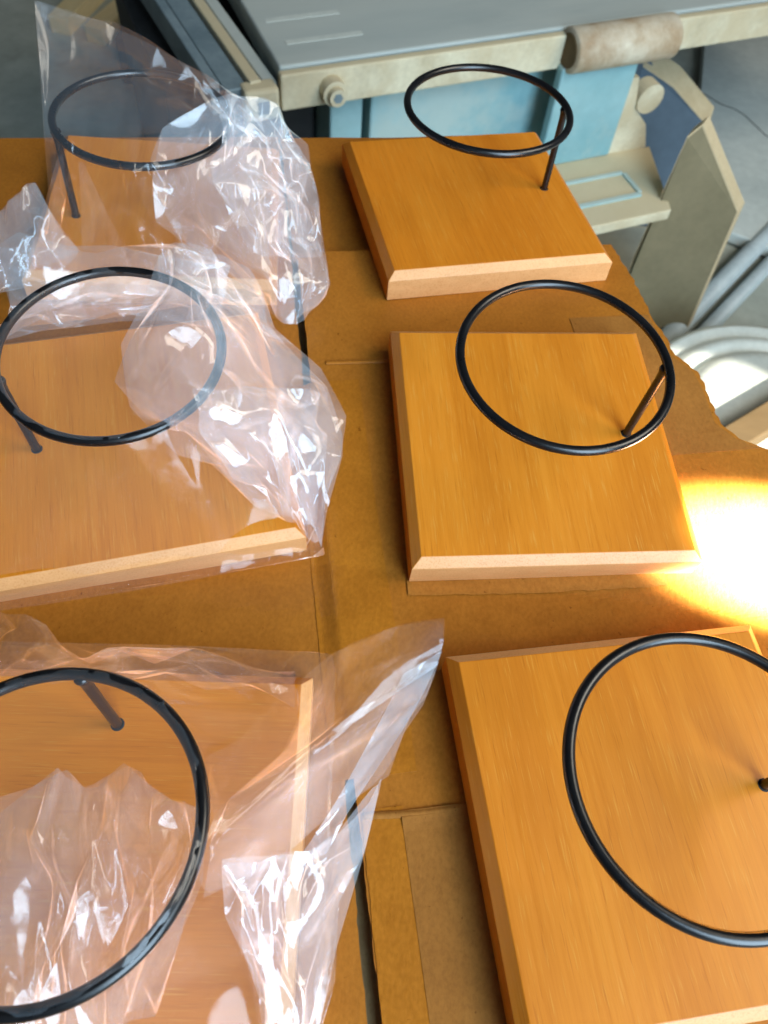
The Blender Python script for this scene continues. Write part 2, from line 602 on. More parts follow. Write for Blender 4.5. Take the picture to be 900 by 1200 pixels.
def strip_on_top(name, pts, half, lift, mat):
    '''a low ridge or thin flat strip along a line on the flaps (world x, y)'''
    b = bmesh.new()
    rr = random.Random(len(pts) * 7 + int(abs(pts[0][0]) * 1000))
    rows = []
    n_ = 40
    P_ = [Vector((*q, 0)) for q in pts]
    for i in range(n_ + 1):
        t = i / n_ * (len(P_) - 1)
        k = min(int(t), len(P_) - 2)
        q = P_[k].lerp(P_[k + 1], t - k)
        d = (P_[k + 1] - P_[k]).normalized()
        w = Vector((-d.y, d.x, 0))
        lf_ = cc(q.x, q.y)[0] < 0
        hh = half * rr.uniform(0.9, 1.1)
        row = []
        for s, z in ((-1, 0.0011), (-0.4, 0.0011 + lift), (0.4, 0.0011 + lift), (1, 0.0011)):
            e = q + w * (hh * s)
            row.append(b.verts.new((e.x, e.y, top_z(e.x, e.y, lf_) + z)))
        rows.append(row)
    for r0, r1 in zip(rows, rows[1:]):
        for k in range(3):
            b.faces.new((r0[k], r0[k + 1], r1[k + 1], r1[k]))
    return obj(name, b, mat, carton, True)


strip_on_top('crease', [(-0.060, 0.428), (-0.035, 0.433), (0.0, 0.440)], 0.0018, 0.0009, M['card'])
strip_on_top('crease', [(0.010, 0.094), (0.040, 0.099), (0.070, 0.106)], 0.0022, 0.0011, M['paper'])
strip_on_top('matte_strip', [(0.022, 0.243), (0.10, 0.256), (0.20, 0.276)], 0.0062, 0.0, M['greyer'])  # thin matte strip, slightly greyer than the card around it
# ------------------------------------------------------------------ the six wooden plaques with black rings
BW, BD, BT, BC, BZ = 0.2, 0.2045, 0.0255, 0.0063, 0.0058
RR, RH, RT = 0.0683, 0.0759, 0.0031


def board_mesh():
    b = bmesh.new()
    lv = [(BW / 2 - 0.0006, BD / 2 - 0.0006, 0.0), (BW / 2, BD / 2, 0.0006), (BW / 2, BD / 2, BT - BZ), (BW / 2 - BC, BD / 2 - BC, BT)]
    loops = []
    for x, y, z in lv:
        loops.append([b.verts.new((sx * x, sy * y, z)) for sx, sy in ((-1, -1), (1, -1), (1, 1), (-1, 1))])
    b.faces.new(loops[0])
    b.faces.new(loops[-1])
    for a, c in zip(loops, loops[1:]):
        for k in range(4):
            b.faces.new((a[k], a[(k + 1) % 4], c[(k + 1) % 4], c[k]))
    bmesh.ops.recalc_face_normals(b, faces=b.faces)
    bmesh.ops.bevel(b, geom=[e for e in b.edges], offset=0.0005, segments=2, profile=0.5, affect='EDGES', clamp_overlap=True)
    me = bpy.data.meshes.new('board')
    b.to_mesh(me)
    b.free()
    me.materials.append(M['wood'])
    return me


def ring_mesh():
    b = bmesh.new()
    n = 160
    pts = [(RR * math.cos(2 * math.pi * i / n), RR * math.sin(2 * math.pi * i / n), BT + RH) for i in range(n)]
    add_tube(b, pts, RT, 16, closed=True)
    bmesh.ops.recalc_face_normals(b, faces=b.faces)
    me = bpy.data.meshes.new('ring')
    b.to_mesh(me)
    b.free()
    me.materials.append(M['black'])
    for p in me.polygons:
        p.use_smooth = True
    return me


def post_mesh():
    b = bmesh.new()
    x = RR - 0.0008
    zs = [(BT - 0.002, 0.0027), (BT + 0.0006, 0.0030), (BT + 0.004, 0.0029), (BT + RH - 0.012, 0.0029), (BT + RH - 0.006, 0.0032), (BT + RH - 0.0024, 0.0041), (BT + RH - 0.0005, 0.0034)]
    add_tube(b, [(x, 0, z) for z, r_ in zs], [r_ for z, r_ in zs], 16)
    bmesh.ops.recalc_face_normals(b, faces=b.faces)
    me = bpy.data.meshes.new('post')
    b.to_mesh(me)
    b.free()
    me.materials.append(M['black'])
    for p in me.polygons:
        p.use_smooth = True
    return me


def hole_mesh():
    b = bmesh.new()
    add_tube(b, [(RR - 0.0008, 0, BT - 0.001), (RR - 0.0008, 0, BT + 0.00025)], 0.0038, 20)
    bmesh.ops.recalc_face_normals(b, faces=b.faces)
    me = bpy.data.meshes.new('post_hole')
    b.to_mesh(me)
    b.free()
    me.materials.append(M['dark'])
    return me


BM, RM, PM, HM = board_mesh(), ring_mesh(), post_mesh(), hole_mesh()
# x, y, z, yaw, tilt_x, tilt_y, ring offset, post angle
STANDS = {
    'MR': (0.1030, 0.3660, 0.0017, 10.02, 3.16, 1.16, -0.0008, 0.0036, -3.0, 'unwrapped wooden plaque with black ring, its front corner lit by the sunbeam'),
    'TR': (0.0429, 0.6331, 0.0021, 18.31, -2.42, 0.0, 0.0040, 0.0055, -3.4, 'unwrapped wooden plaque with black ring, standing nearest the turquoise machine'),
    'BR': (0.1696, 0.1120, 0.0005, 13.90, 0.54, 0.21, -0.0013, 0.0008, 3.3, 'unwrapped wooden plaque with black ring, nearest the camera and cut by the frame'),
    'ML': (-0.1784, 0.3273, -0.0030, 19.67, 3.15, 0.65, -0.0017, 0.0087, 189.2, 'bagged wooden plaque with black ring, middle one of the wrapped row'),
    'TL': (-0.2262, 0.5727, -0.0020, 9.72, -2.64, 2.02, -0.0060, 0.0001, 201.4, 'bagged wooden plaque with black ring, farthest back of the wrapped row'),
    'BL': (-0.1215, 0.0541, 0.0010, 5.45, 0.18, -0.75, -0.0064, 0.0, 88.2, 'bagged wooden plaque with black ring, nearest the camera in the wrapped row'),
}
FRAMES = {}
for k, (x, y, z, yaw, tx, ty, ox, oy, pa, label) in STANDS.items():
    quarter = 90 if k == 'BL' else 180 if k in ('ML', 'TL') else 0
    rot = Matrix.Rotation(R(tx), 4, 'X') @ Matrix.Rotation(R(ty), 4, 'Y') @ Matrix.Rotation(R(yaw), 4, 'Z')
    fr = Matrix.Translation((x, y, z)) @ rot
    FRAMES[k] = (fr, ox, oy, pa)
    root = empty('plaque_stand')
    root.matrix_world = fr
    tag(root, label, 'plaque stand', 'wooden plaque stands with black rings')
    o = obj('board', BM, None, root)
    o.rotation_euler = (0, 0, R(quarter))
    for nm, me in (('ring', RM), ('post', PM), ('post_hole', HM)):
        o = obj(nm, me, None, root)
        o.location = (ox, oy, 0)
        o.rotation_euler = (0, 0, R(pa))

# ------------------------------------------------------------------ the machine behind the carton
MA = R(27.6)
mach = empty('woodworking_machine', (-0.247, 1.200, FLOOR), (0, 0, MA))
tag(mach, 'turquoise woodworking machine with grey iron table and dusty cream edge', 'machine')
T = -0.19 - FLOOR


def mbox(name, mat, x0, x1, y0, y1, z0, z1, bev=0.003, parent=mach):
    b = bmesh.new()
    add_box(b, x0, x1, y0, y1, z0, z1, bev)
    return obj(name, b, mat, parent)


mbox('table', M['iron'], 0.004, 1.6, 0.004, 0.62, T - 0.045, T, 0.004)
mbox('edge_rail', M['cream'], 0.0, 1.6, -0.016, 0.0, T - 0.060, T - 0.003, 0.003)
mbox('body_panel', M['teal'], 0.105, 0.165, 0.05, 0.5, 0.0, T - 0.05, 0.004)
mbox('body_panel', M['teal'], 0.178, 0.62, 0.045, 0.5, 0.0, T - 0.05, 0.004)
mbox('body_rib', M['cream'], 0.178, 0.46, 0.028, 0.0445, T - 0.075, T - 0.061, 0.002)
for (x0, x1, y0) in ((0.035, 0.165, 0.062), (0.0235, 0.15, 0.135)):
    mbox('scrape_mark', M['scrape'], x0, x1, y0, y0 + 0.013, T - 0.0006, T + 0.0006, 0.0004)
b = bmesh.new()
add_tube(b, [(0.082, -0.014, T - 0.032), (0.082, -0.038, T - 0.032)], 0.020, 24)
kb = obj('bolt', b, M['cream'], mach)
b = bmesh.new()
add_tube(b, [(0.082, -0.034, T - 0.032), (0.082, -0.050, T - 0.032)], 0.0135, 20)
obj('bolt_head', b, M['cream'], kb)
b = bmesh.new()
add_tube(b, [(0.082, -0.0495, T - 0.032), (0.082, -0.0508, T - 0.032)], 0.008, 6)
obj('bolt_socket', b, M['bluegrey'], kb)
# hinge roller at the front
b = bmesh.new()
add_tube(b, [(0.505, -0.030, T - 0.022), (0.508, -0.030, T - 0.022), (0.710, -0.030, T - 0.022), (0.713, -0.030, T - 0.022)], [0.033, 0.036, 0.036, 0.033], 32)
hr = obj('roller', b, M['rust'], mach, True)
b = bmesh.new()
add_tube(b, [(0.503, -0.030, T - 0.022), (0.506, -0.030, T - 0.022)], 0.027, 28)
obj('roller_end', b, M['sawdust_wood'], hr)
# bracket below the roller
mbox('bracket', M['teal'], 0.50, 0.66, -0.035, -0.015, T - 0.24, T - 0.05, 0.004)
b = bmesh.new()
add_prism(b, [(0.66, -0.030, T - 0.24), (0.66, -0.030, T - 0.09), (0.675, -0.030, T - 0.09), (0.69, -0.030, T - 0.15), (0.73, -0.030, T - 0.19), (0.75, -0.030, T - 0.24)], (0, 0.018, 0))
obj('gusset', b, M['cream'], mach)
b = bmesh.new()
add_tube(b, [(0.715, -0.035, T - 0.135), (0.715, -0.005, T - 0.135)], 0.028, 24)
obj('boss', b, M['cream'], mach)
b = bmesh.new()
add_prism(b, [(0.47, -0.22, T - 0.262), (0.69, -0.22, T - 0.262), (0.76, -0.03, T - 0.262), (0.49, -0.012, T - 0.262)], (0, 0, 0.022))
bevel_all(b, 0.003)
pl = obj('foot_plate', b, M['cream'], mach)
for (x0, x1, y0, y1) in ((0.50, 0.655, -0.168, -0.158), (0.50, 0.655, -0.098, -0.090), (0.652, 0.661, -0.158, -0.098)):
    b = bmesh.new()
    add_box(b, x0, x1, y0, y1, T - 0.241, T - 0.236, 0.001)
    obj('slot_edge', b, M['teal'], pl)
# guide rails that run back at the left end of the table
def rail(name, mat, p0, p1, w, h):
    p0, p1 = Vector(p0), Vector(p1)
    d = (p1 - p0)
    b = bmesh.new()
    mt = Matrix.Translation(p0) @ d.to_track_quat('Y', 'Z').to_matrix().to_4x4()
    add_box(b, -w / 2, w / 2, 0, d.length, -h, 0, 0.002, mt)
    return obj(name, b, mat, mach)


for k, (dx, w, h, mt, dz) in enumerate(((-0.012, 0.020, 0.04, 'iron', 0.0), (-0.036, 0.018, 0.03, 'cream', 0.006), (-0.066, 0.036, 0.05, 'bluegrey', -0.002), (-0.100, 0.016, 0.05, 'bluegrey', 0.012))):
    rail('guide_rail', M[mt], (dx, 0.0, T - 0.02 + dz), (dx - 0.05, 0.62, T - 0.02 + dz), w, h)
mbox('rail_stop', M['cream'], -0.060, -0.004, -0.022, 0.012, T - 0.068, T - 0.018, 0.006)
mbox('rail_stop_slot', M['dark'], -0.040, -0.022, -0.0245, -0.0215, T - 0.055, T - 0.036, 0.001)
mbox('machine_base', M['dark'], -0.16, 0.10, 0.12, 0.6, 0.0, T - 0.09, 0.004)

# ------------------------------------------------------------------ odds and ends on the workshop floor
def prism_thing(name, label, cat, poly, off, mats, group=None):
    c = sum((Vector(p) for p in poly), Vector()) / len(poly)
    lo = min(p[2] for p in poly)
    root = empty(name, (c.x, c.y, lo))
    tag(root, label, cat, group)
    base = Vector((c.x, c.y, lo))
    off = Vector(off)
    b = bmesh.new()
    add_prism(b, [Vector(p) - base for p in poly], off * 0.98)
    obj('panel_face', b, mats[0], root)
    # edge band: a slightly larger frame round the face
    n = len(poly)
    loc = [Vector(p) - base for p in poly]
    cc_ = sum(loc, Vector()) / n
    nrm = off.normalized()
    outer = [p + (p - cc_).normalized() * 0.004 for p in loc]
    b = bmesh.new()
    A = [b.verts.new(p - nrm * 0.0008) for p in loc]
    B = [b.verts.new(p - nrm * 0.0008) for p in outer]
    C = [b.verts.new(p + off) for p in outer]
    for i in range(n):
        j = (i + 1) % n
        b.faces.new((A[i], A[j], B[j], B[i]))
        b.faces.new((B[i], B[j], C[j], C[i]))
    b.faces.new(C)
    obj('panel_edge', b, mats[1], root)
    return root


# (world points surveyed from the photograph; each panel stands on the floor and leans back)
prism_thing('fibreboard_offcut', 'olive brown fibreboard offcut with pale edges, leaning right of the machine', 'board',
            [(0.444, 1.35, -0.561), (0.452, 1.36, -0.31), (0.472, 1.37, -0.291), (0.600, 1.36, -0.441), (0.610, 1.33, -0.748), (0.44, 1.32, -0.748)], (0.012, 0.022, 0.004), (M['mdf_face'], M['mdf_edge']))
prism_thing('melamine_offcut', 'dark blue faced offcut with beige edge behind the leaning fibreboard', 'board',
            [(0.40, 1.72, -0.33), (0.430, 1.75, -0.390), (0.508, 1.75, -0.425), (0.613, 1.75, -0.500), (0.62, 1.72, -0.748), (0.42, 1.70, -0.748)], (0.008, 0.04, 0.022), (M['melamine'], M['mdf_edge']))
b = bmesh.new()
add_prism(b, [(0.812, 2.70, -0.745), (1.5, 2.9, -0.745), (1.5, 1.9, -0.745), (0.95, 1.60, -0.745), (0.727, 1.70, -0.745), (0.662, 1.925, -0.745), (0.746, 2.266, -0.745)], (0, 0, 0.03))
bevel_all(b, 0.004)
slab = tag(obj('concrete_slab', b, M['slab']), 'pale cracked concrete slab on the floor at the top right', 'slab')
for cr in ([(0.76, 2.30), (0.90, 2.18), (0.96, 2.02), (1.10, 1.93), (1.22, 1.80)], [(0.96, 2.02), (0.88, 1.86), (0.90, 1.72)]):
    b = bmesh.new()
    add_tube(b, [(x + 0.012 * math.sin(37 * y + k_), y + 0.010 * math.sin(61 * x), -0.7158) for k_ in (0,) for (xa, ya), (xb, yb) in zip(cr, cr[1:]) for f_ in (0, 0.25, 0.5, 0.75) for x, y in ((xa + (xb - xa) * f_, ya + (yb - ya) * f_),)], 0.0022, 5)
    obj('crack', b, M['dark'], slab)
for k, (p0, p1, r_, lab) in enumerate((((0.98, 1.89, -0.727), (0.50, 1.21, -0.727), 0.022, 'grey pipe lying on the floor, farther from the round tub'), ((0.96, 1.77, -0.732), (0.60, 1.265, -0.732), 0.017, 'grey pipe lying on the floor, nearer the round tub'))):
    b = bmesh.new()
    d = (Vector(p1) - Vector(p0)).normalized()
    p0_, p1_ = Vector(p0), Vector(p1)
    rg = add_tube(b, [p0_, p1_, p1_ - d * 0.0001, p0_ + d * 0.05], [r_, r_, r_ * 0.82, r_ * 0.82], 20, cap=False)
    tag(obj('pipe', b, M['pipe'], None, True), lab, 'pipe', 'grey pipes on the floor')
# round tub with a ridged rim
b = bmesh.new()
prof = [(0.235, 0.0), (0.250, 0.10), (0.262, 0.128), (0.258, 0.142), (0.244, 0.146), (0.232, 0.138), (0.222, 0.140), (0.212, 0.152), (0.196, 0.152), (0.188, 0.143), (0.178, 0.143), (0.170, 0.156), (0.150, 0.157), (0.05, 0.157), (0.004, 0.157)]
n = 72
rings = [[b.verts.new((r_ * math.cos(2 * math.pi * k / n), r_ * math.sin(2 * math.pi * k / n), z)) for k in range(n)] for r_, z in prof]
for a, c in zip(rings, rings[1:]):
    for k in range(n):
        b.faces.new((a[k], a[(k + 1) % n], c[(k + 1) % n], c[k]))
b.faces.new(rings[-1])
tub = obj('plastic_tub', b, M['hose'], None, True)
tub.location = (0.70, 0.985, FLOOR)
tag(tub, 'pale round plastic tub with ridged rim, sunlit beside the carton', 'tub')
b = bmesh.new()
mt = Matrix.Translation((0.640, 0.945, -0.570)) @ Matrix.Rotation(R(-50), 4, 'Z')
add_box(b, -0.024, 0.024, -0.20, 0.20, -0.020, 0.020, 0.003, mt)
tag(obj('wooden_stick', b, M['sawdust_wood']), 'short brown wooden stick lying across the sunlit tub', 'stick')
for x, y, rz, lab in ((-1.075, 2.36, 8, 'pale pine batten on the floor, left of the pair behind the bags'), (-0.955, 2.33, 14, 'pale pine batten on the floor, right of the pair behind the bags')):
    b = bmesh.new()
    add_box(b, -0.03, 0.03, -0.10, 0.6, 0, 0.045, 0.002)
    o = tag(obj('pine_batten', b, M['pine']), lab, 'batten', 'pine battens on the floor')
    o.location = (x, y, FLOOR)
    o.rotation_euler = (0, 0, R(-rz))
b = bmesh.new()
add_box(b, -0.85, -0.55, 2.05, 2.7, FLOOR, FLOOR + 0.12, 0.004)
tag(obj('steel_box', b, M['dark']), 'black steel box on the floor behind the farthest bag', 'box')
br = empty('hinge_bracket', (-0.655, 1.93, FLOOR))
tag(br, 'small grey steel bracket with a hole, behind the farthest bag', 'bracket')
b = bmesh.new()
add_box(b, -0.022, 0.022, -0.006, 0.006, 0, 0.285, 0.003)
obj('bracket_plate', b, M['pipe'], br)
b = bmesh.new()
add_tube(b, [(0, -0.0075, 0.25), (0, 0.0075, 0.25)], 0.010, 16)
obj('bracket_hole', b, M['dark'], br)

# ------------------------------------------------------------------ clear plastic bags: film relaxed over the stands
def catmull(P, n):
    """P (k,...) control points -> n samples along axis 0"""
    k = P.shape[0]
    t = np.linspace(0, k - 1, n)
    i = np.clip(t.astype(int), 0, k - 2)
    f = (t - i).reshape((-1,) + (1,) * (P.ndim - 1))
    E_ = np.concatenate([2 * P[:1] - P[1:2], P, 2 * P[-1:] - P[-2:-1]])
    p0, p1, p2, p3 = E_[i], E_[i + 1], E_[i + 2], E_[i + 3]
    return 0.5 * (2 * p1 + (p2 - p0) * f + (2 * p0 - 5 * p1 + 4 * p2 - p3) * f ** 2 + (3 * p1 - p0 - 3 * p2 + p3) * f ** 3)


def net_grid(net, step):
    P = np.array(net, float)
    lu = np.linalg.norm(np.diff(P, axis=0), axis=2).sum(0).max()
    lv = np.linalg.norm(np.diff(P, axis=1), axis=2).sum(1).max()
    nu, nv = max(6, int(lu / step)), max(6, int(lv / step))
    G = catmull(P, nu)
    G = catmull(G.transpose(1, 0, 2), nv).transpose(1, 0, 2)
    iu = np.round(np.linspace(0, nu - 1, P.shape[0])).astype(int)
    iv = np.round(np.linspace(0, nv - 1, P.shape[1])).astype(int)
    return G, iu, iv


def smooth_noise(nu, nv, cell, rg):
    a = rg.normal(size=(max(3, nu // cell + 3), max(3, nv // cell + 3)))
    return catmull(catmull(a, nu).T, nv).T


def collide(X, cols, left=True, soft=1.0):
    sh = X.shape
    P = X.reshape(-1, 3)
    for (kind, dat) in cols:
        if kind == 'stand':
            Rm, o, ox, oy, pa = dat
            L = (P - o) @ Rm                 # to local
            # ring
            q = L - np.array([ox, oy, BT + RH])
            rad = np.hypot(q[:, 0], q[:, 1]) + 1e-9
            dr = rad - RR
            d = np.hypot(dr, q[:, 2]) + 1e-9
            lim = RT + 0.0012
            h = d < lim
            if h.any():
                s = (lim - d[h]) / d[h]
                ndr = dr[h] * s
                L[h, 0] += ndr * q[h, 0] / rad[h]
                L[h, 1] += ndr * q[h, 1] / rad[h]
                L[h, 2] += q[h, 2] * s
            # post
            px, py = ox + RR * math.cos(pa), oy + RR * math.sin(pa)
            dx, dy = L[:, 0] - px, L[:, 1] - py
            d = np.hypot(dx, dy) + 1e-9
            h = (d < 0.0042) & (L[:, 2] < BT + RH)
            if h.any():
                s = (0.0042 - d[h]) / d[h]
                L[h, 0] += dx[h] * s
                L[h, 1] += dy[h] * s
            # board, rounded box
            hx, hy, hz = BW / 2 + 0.0012, BD / 2 + 0.0012, BT + 0.0012
            ins = (np.abs(L[:, 0]) < hx) & (np.abs(L[:, 1]) < hy) & (L[:, 2] < hz) & (L[:, 2] > -0.03)
            if ins.any():
                pxn = hx - np.abs(L[ins, 0])
                pyn = hy - np.abs(L[ins, 1])
                pzn = hz - L[ins, 2]
                mn = np.minimum(np.minimum(pxn, pyn), pzn)
                Li = L[ins]
                a = pzn == mn
                Li[a, 2] += pzn[a]
                a2 = (~a) & (pxn == mn)
                Li[a2, 0] += np.sign(Li[a2, 0]) * pxn[a2]
                a3 = (~a) & (~a2)
                Li[a3, 1] += np.sign(Li[a3, 1]) * pyn[a3]
                L[ins] = Li
            P = L @ Rm.T + o
        elif kind == 'floor':
            np.maximum(P[:, 2], dat(P), out=P[:, 2])
    return P.reshape(sh)


def ground_fn(P):
    y = P[:, 1]
    z = np.interp(y, [-0.3, 0.215, 0.255, 0.475, 0.53, 0.74], [0.0, 0.0, -0.0045, 0.0073, 0.0066, -0.0025])
    z = z - np.where(P[:, 0] < -0.036 - (y - 0.259) * 0.242, 0.0048, 0.0) * np.interp(y, [0.10, 0.22], [0, 1])
    return z + 0.0016


def colour_edges(E_, n):
    """split edges into sets in which no point occurs twice"""
    used = [set() for _ in range(n)]
    sets = {}
    for k, (a, c) in enumerate(E_):
        col = 0
        while col in used[a] or col in used[c]:
            col += 1
        used[a].add(col)
        used[c].add(col)
        sets.setdefault(col, []).append(k)
    return [np.array(v) for v in sets.values()]


def sample_grid(G, uv):
    """bilinear look-up of the fine surface G at uv in 0..1"""
    nu, nv = G.shape[:2]
    fu, fv = uv[:, 0] * (nu - 1), uv[:, 1] * (nv - 1)
    i, j = np.clip(fu.astype(int), 0, nu - 2), np.clip(fv.astype(int), 0, nv - 2)
    a, b_ = (fu - i)[:, None], (fv - j)[:, None]
    return G[i, j] * (1 - a) * (1 - b_) + G[i + 1, j] * a * (1 - b_) + G[i, j + 1] * (1 - a) * b_ + G[i + 1, j + 1] * a * b_


def facet_points(lu, lv, su, sv, rg):
    """random points in the unit square, at least su x sv apart, plus points along the rim"""
    pts, fixed = [], []
    nu, nv = max(3, int(lu / su)), max(3, int(lv / sv))
    for i in range(nu + 1):
        for q in ((i / nu, 0.0), (i / nu, 1.0)):
            pts.append((q[0] + (rg.uniform(-0.25, 0.25) / nu if 0 < i < nu else 0), q[1]))
    for j in range(1, nv):
        for q in ((0.0, j / nv), (1.0, j / nv)):
            pts.append((q[0], q[1] + rg.uniform(-0.25, 0.25) / nv))
    rim = len(pts)
    P = [(p[0] * lu / su, p[1] * lv / sv) for p in pts]
    tries = int(26 * (lu / su) * (lv / sv))
    cell = {}

    def put(p):
        cell.setdefault((int(p[0]), int(p[1])), []).append(p)
    for p in P:
        put(p)
    for _ in range(tries):
        p = (rg.uniform(0.02, 0.98) * lu / su, rg.uniform(0.02, 0.98) * lv / sv)
        c0, c1 = int(p[0]), int(p[1])
        r2 = rg.uniform(0.15, 1.0) if rg.random() < 0.5 else rg.uniform(1.0, 2.6)
        if all((p[0] - q[0]) ** 2 + (p[1] - q[1]) ** 2 > r2 for i in (c0 - 2, c0 - 1, c0, c0 + 1, c0 + 2) for j in (c1 - 2, c1 - 1, c1, c1 + 1, c1 + 2) for q in cell.get((i, j), ())):
            put(p)
            P.append(p)
    uv = np.array(P) / np.array([lu / su, lv / sv])
    return np.clip(uv, 0, 1), rim


def relax(G, su, sv, spare, cols, pin_uv=None, pin_rim=False, steps=45, iters=12, gravity=0.0, seed=1, rough=0.003, vary=0.08, bend=0.0, wpin=0.35):
    """film as a net of random flat facets, inextensible, with spare length that has to fold"""
    rg = np.random.default_rng(seed)
    lu = np.linalg.norm(np.diff(G, axis=0), axis=2).sum(0).mean()
    lv = np.linalg.norm(np.diff(G, axis=1), axis=2).sum(1).mean()
    uv, rim = facet_points(lu, lv, su, sv, rg)
    n = len(uv)
    sc = np.array([1 / su * lu, 1 / sv * lv])
    res = delaunay_2d_cdt([Vector(p) for p in (uv * sc).tolist()], [], [], 0, 1e-7)
    uv = np.array([list(p) for p in res[0]]) / sc
    n = len(uv)
    faces = [tuple(f) for f in res[2]]
    es = {}
    for f in faces:
        for a, c, o in ((f[0], f[1], f[2]), (f[1], f[2], f[0]), (f[2], f[0], f[1])):
            es.setdefault((min(a, c), max(a, c)), []).append(o)
    E_ = list(es)
    X0 = sample_grid(G, uv)
    A = np.array([e[0] for e in E_])
    B = np.array([e[1] for e in E_])
    var = np.clip(1 + vary * rg.normal(size=n), 0.85, 1.3)
    L = np.linalg.norm(X0[A] - X0[B], axis=1) * spare * 0.5 * (var[A] + var[B])
    sets = [(A[k], B[k], L[k], 1.0, 0.75) for k in colour_edges(E_, n)]
    if bend > 0:
        be = [(min(v), max(v)) for v in es.values() if len(v) == 2]
        bA, bB = np.array([q[0] for q in be]), np.array([q[1] for q in be])
        bL = np.linalg.norm(X0[bA] - X0[bB], axis=1) * spare
        sets += [(bA[k], bB[k], bL[k], 0.0, bend) for k in colour_edges(be, n)]
    pm = np.zeros(n)
    onrim = (uv[:, 0] < 1e-4) | (uv[:, 0] > 1 - 1e-4) | (uv[:, 1] < 1e-4) | (uv[:, 1] > 1 - 1e-4)
    if pin_rim:
        pm[onrim] = wpin
    if pin_uv is not None:
        for q in pin_uv:
            pm[np.argmin(((uv - q) ** 2).sum(1))] = wpin
    pm = pm[:, None]
    X = X0 + rough * rg.normal(size=(n, 3))
    V = np.zeros_like(X)
    g = np.array([0, 0, -gravity])
    for s in range(steps):
        prev = X.copy()
        X = X + V * 0.9 + g
        for it in range(iters):
            for a, c, l_, st, cp in sets:
                d = X[c] - X[a]
                ln = np.linalg.norm(d, axis=1) + 1e-9
                e = (ln - l_) / ln
                w = d * (e * np.where(e > 0, st, cp) * 0.5)[:, None]
                X[a] += w
                X[c] -= w
            X = X + (X0 - X) * pm
            if it % 3 == 2 or it == iters - 1:
                X = collide(X, cols)
        V = X - prev
    return X, faces, E_


def film(name, data, parent, seed, sharp=0.45):
    X, faces, E_ = data
    rr = random.Random(seed)
    me = bpy.data.meshes.new(name)
    me.from_pydata((X - np.array(parent.location)).tolist(), [], faces)
    at_ = me.attributes.new('crease_edge', 'FLOAT', 'EDGE')
    for k in range(len(me.edges)):
        at_.data[k].value = rr.uniform(0.85, 1.0) if rr.random() < sharp else rr.uniform(0.2, 0.6)
    o = obj(name, me, M['film_folded'] if name == 'crumpled_film' else M['film_fold'] if name == 'film_fold' else M['film'], parent, True)
    md = o.modifiers.new('smooth', 'SUBSURF')
    md.levels = md.render_levels = 2
    return o


def stand_col(k):
    fr, ox, oy, pa = FRAMES[k]
    Rm = np.array(fr.to_3x3())
    return ('stand', (Rm, np.array(fr.translation), ox, oy, R(pa)))


def drape(k, parent, m_l, m_r, m_f, m_b, seed, gather=None, sag=0.006, wander=0.0022):
    """film pulled taut from the ring down round the board: long flat pleats between ring and rim;
    margins left, right, front, back; gather = rim corner (sx, sy) where the pleats bunch up"""
    rg = random.Random(seed)
    fr, ox, oy, pa = FRAMES[k]
    x0, x1, y0, y1 = -BW / 2 - m_l, BW / 2 + m_r, -BD / 2 - m_f, BD / 2 + m_b
    top = BT + RH + RT + 0.0012
    P2, P3 = [], []

    def put(x, y, z):
        P2.append(Vector((x, y)))
        P3.append((x, y, z))
    for (ax, ay, bx, by) in ((x0, y0, x1, y0), (x1, y0, x1, y1), (x1, y1, x0, y1), (x0, y1, x0, y0)):
        n_ = rg.randint(9, 12)
        for i in range(n_):
            t = (i + (rg.uniform(-0.3, 0.3) if i else 0)) / n_
            if gather:
                gx, gy = (x1 if gather[0] > 0 else x0), (y1 if gather[1] > 0 else y0)
                if (ax, ay) == (gx, gy):
                    t = t ** 2.2
                elif (bx, by) == (gx, gy):
                    t = 1 - (1 - t) ** 2.2
            put(ax + (bx - ax) * t + rg.uniform(-1, 1) * wander, ay + (by - ay) * t + rg.uniform(-1, 1) * wander, 0.002 + abs(rg.gauss(0, 0.0022)))
    n_ = 34
    for i in range(n_):
        a_ = 2 * math.pi * (i + rg.uniform(-0.35, 0.35)) / n_
        put(ox + (RR + 0.0005) * math.cos(a_), oy + (RR + 0.0005) * math.sin(a_), top + 0.0006)
    for i in range(16):                       # inside the ring the film sags a little
        a_, r_ = rg.uniform(0, 6.28), RR * math.sqrt(rg.uniform(0, 0.85))
        put(ox + r_ * math.cos(a_), oy + r_ * math.sin(a_), top - sag * (1 - (r_ / RR) ** 2) + rg.gauss(0, 0.0008))
    for i in range(70):                       # a few knicks along the pleats
        x, y = rg.uniform(x0 + 0.012, x1 - 0.012), rg.uniform(y0 + 0.012, y1 - 0.012)
        rr = math.hypot(x - ox, y - oy)
        if rr < RR + 0.010:
            continue
        ex = min(x - x0, x1 - x, y - y0, y1 - y)
        t = ex / (ex + (rr - RR))
        z = 0.003 + (top - 0.003) * t + rg.gauss(0, wander)
        if abs(x) < BW / 2 + 0.002 and abs(y) < BD / 2 + 0.002:
            z = max(z, BT + 0.0015)
        put(x, y, z)
    res = delaunay_2d_cdt(P2, [], [], 0, 1e-7)
    z_of = {i: P3[o[0]][2] if o else 0.003 for i, o in enumerate(res[3])}
    X = np.array([list(fr @ Vector((p[0], p[1], z_of[i]))) for i, p in enumerate(res[0])])
    return film('film_cover', (X, [tuple(f) for f in res[2]], None), parent, seed, 0.35)


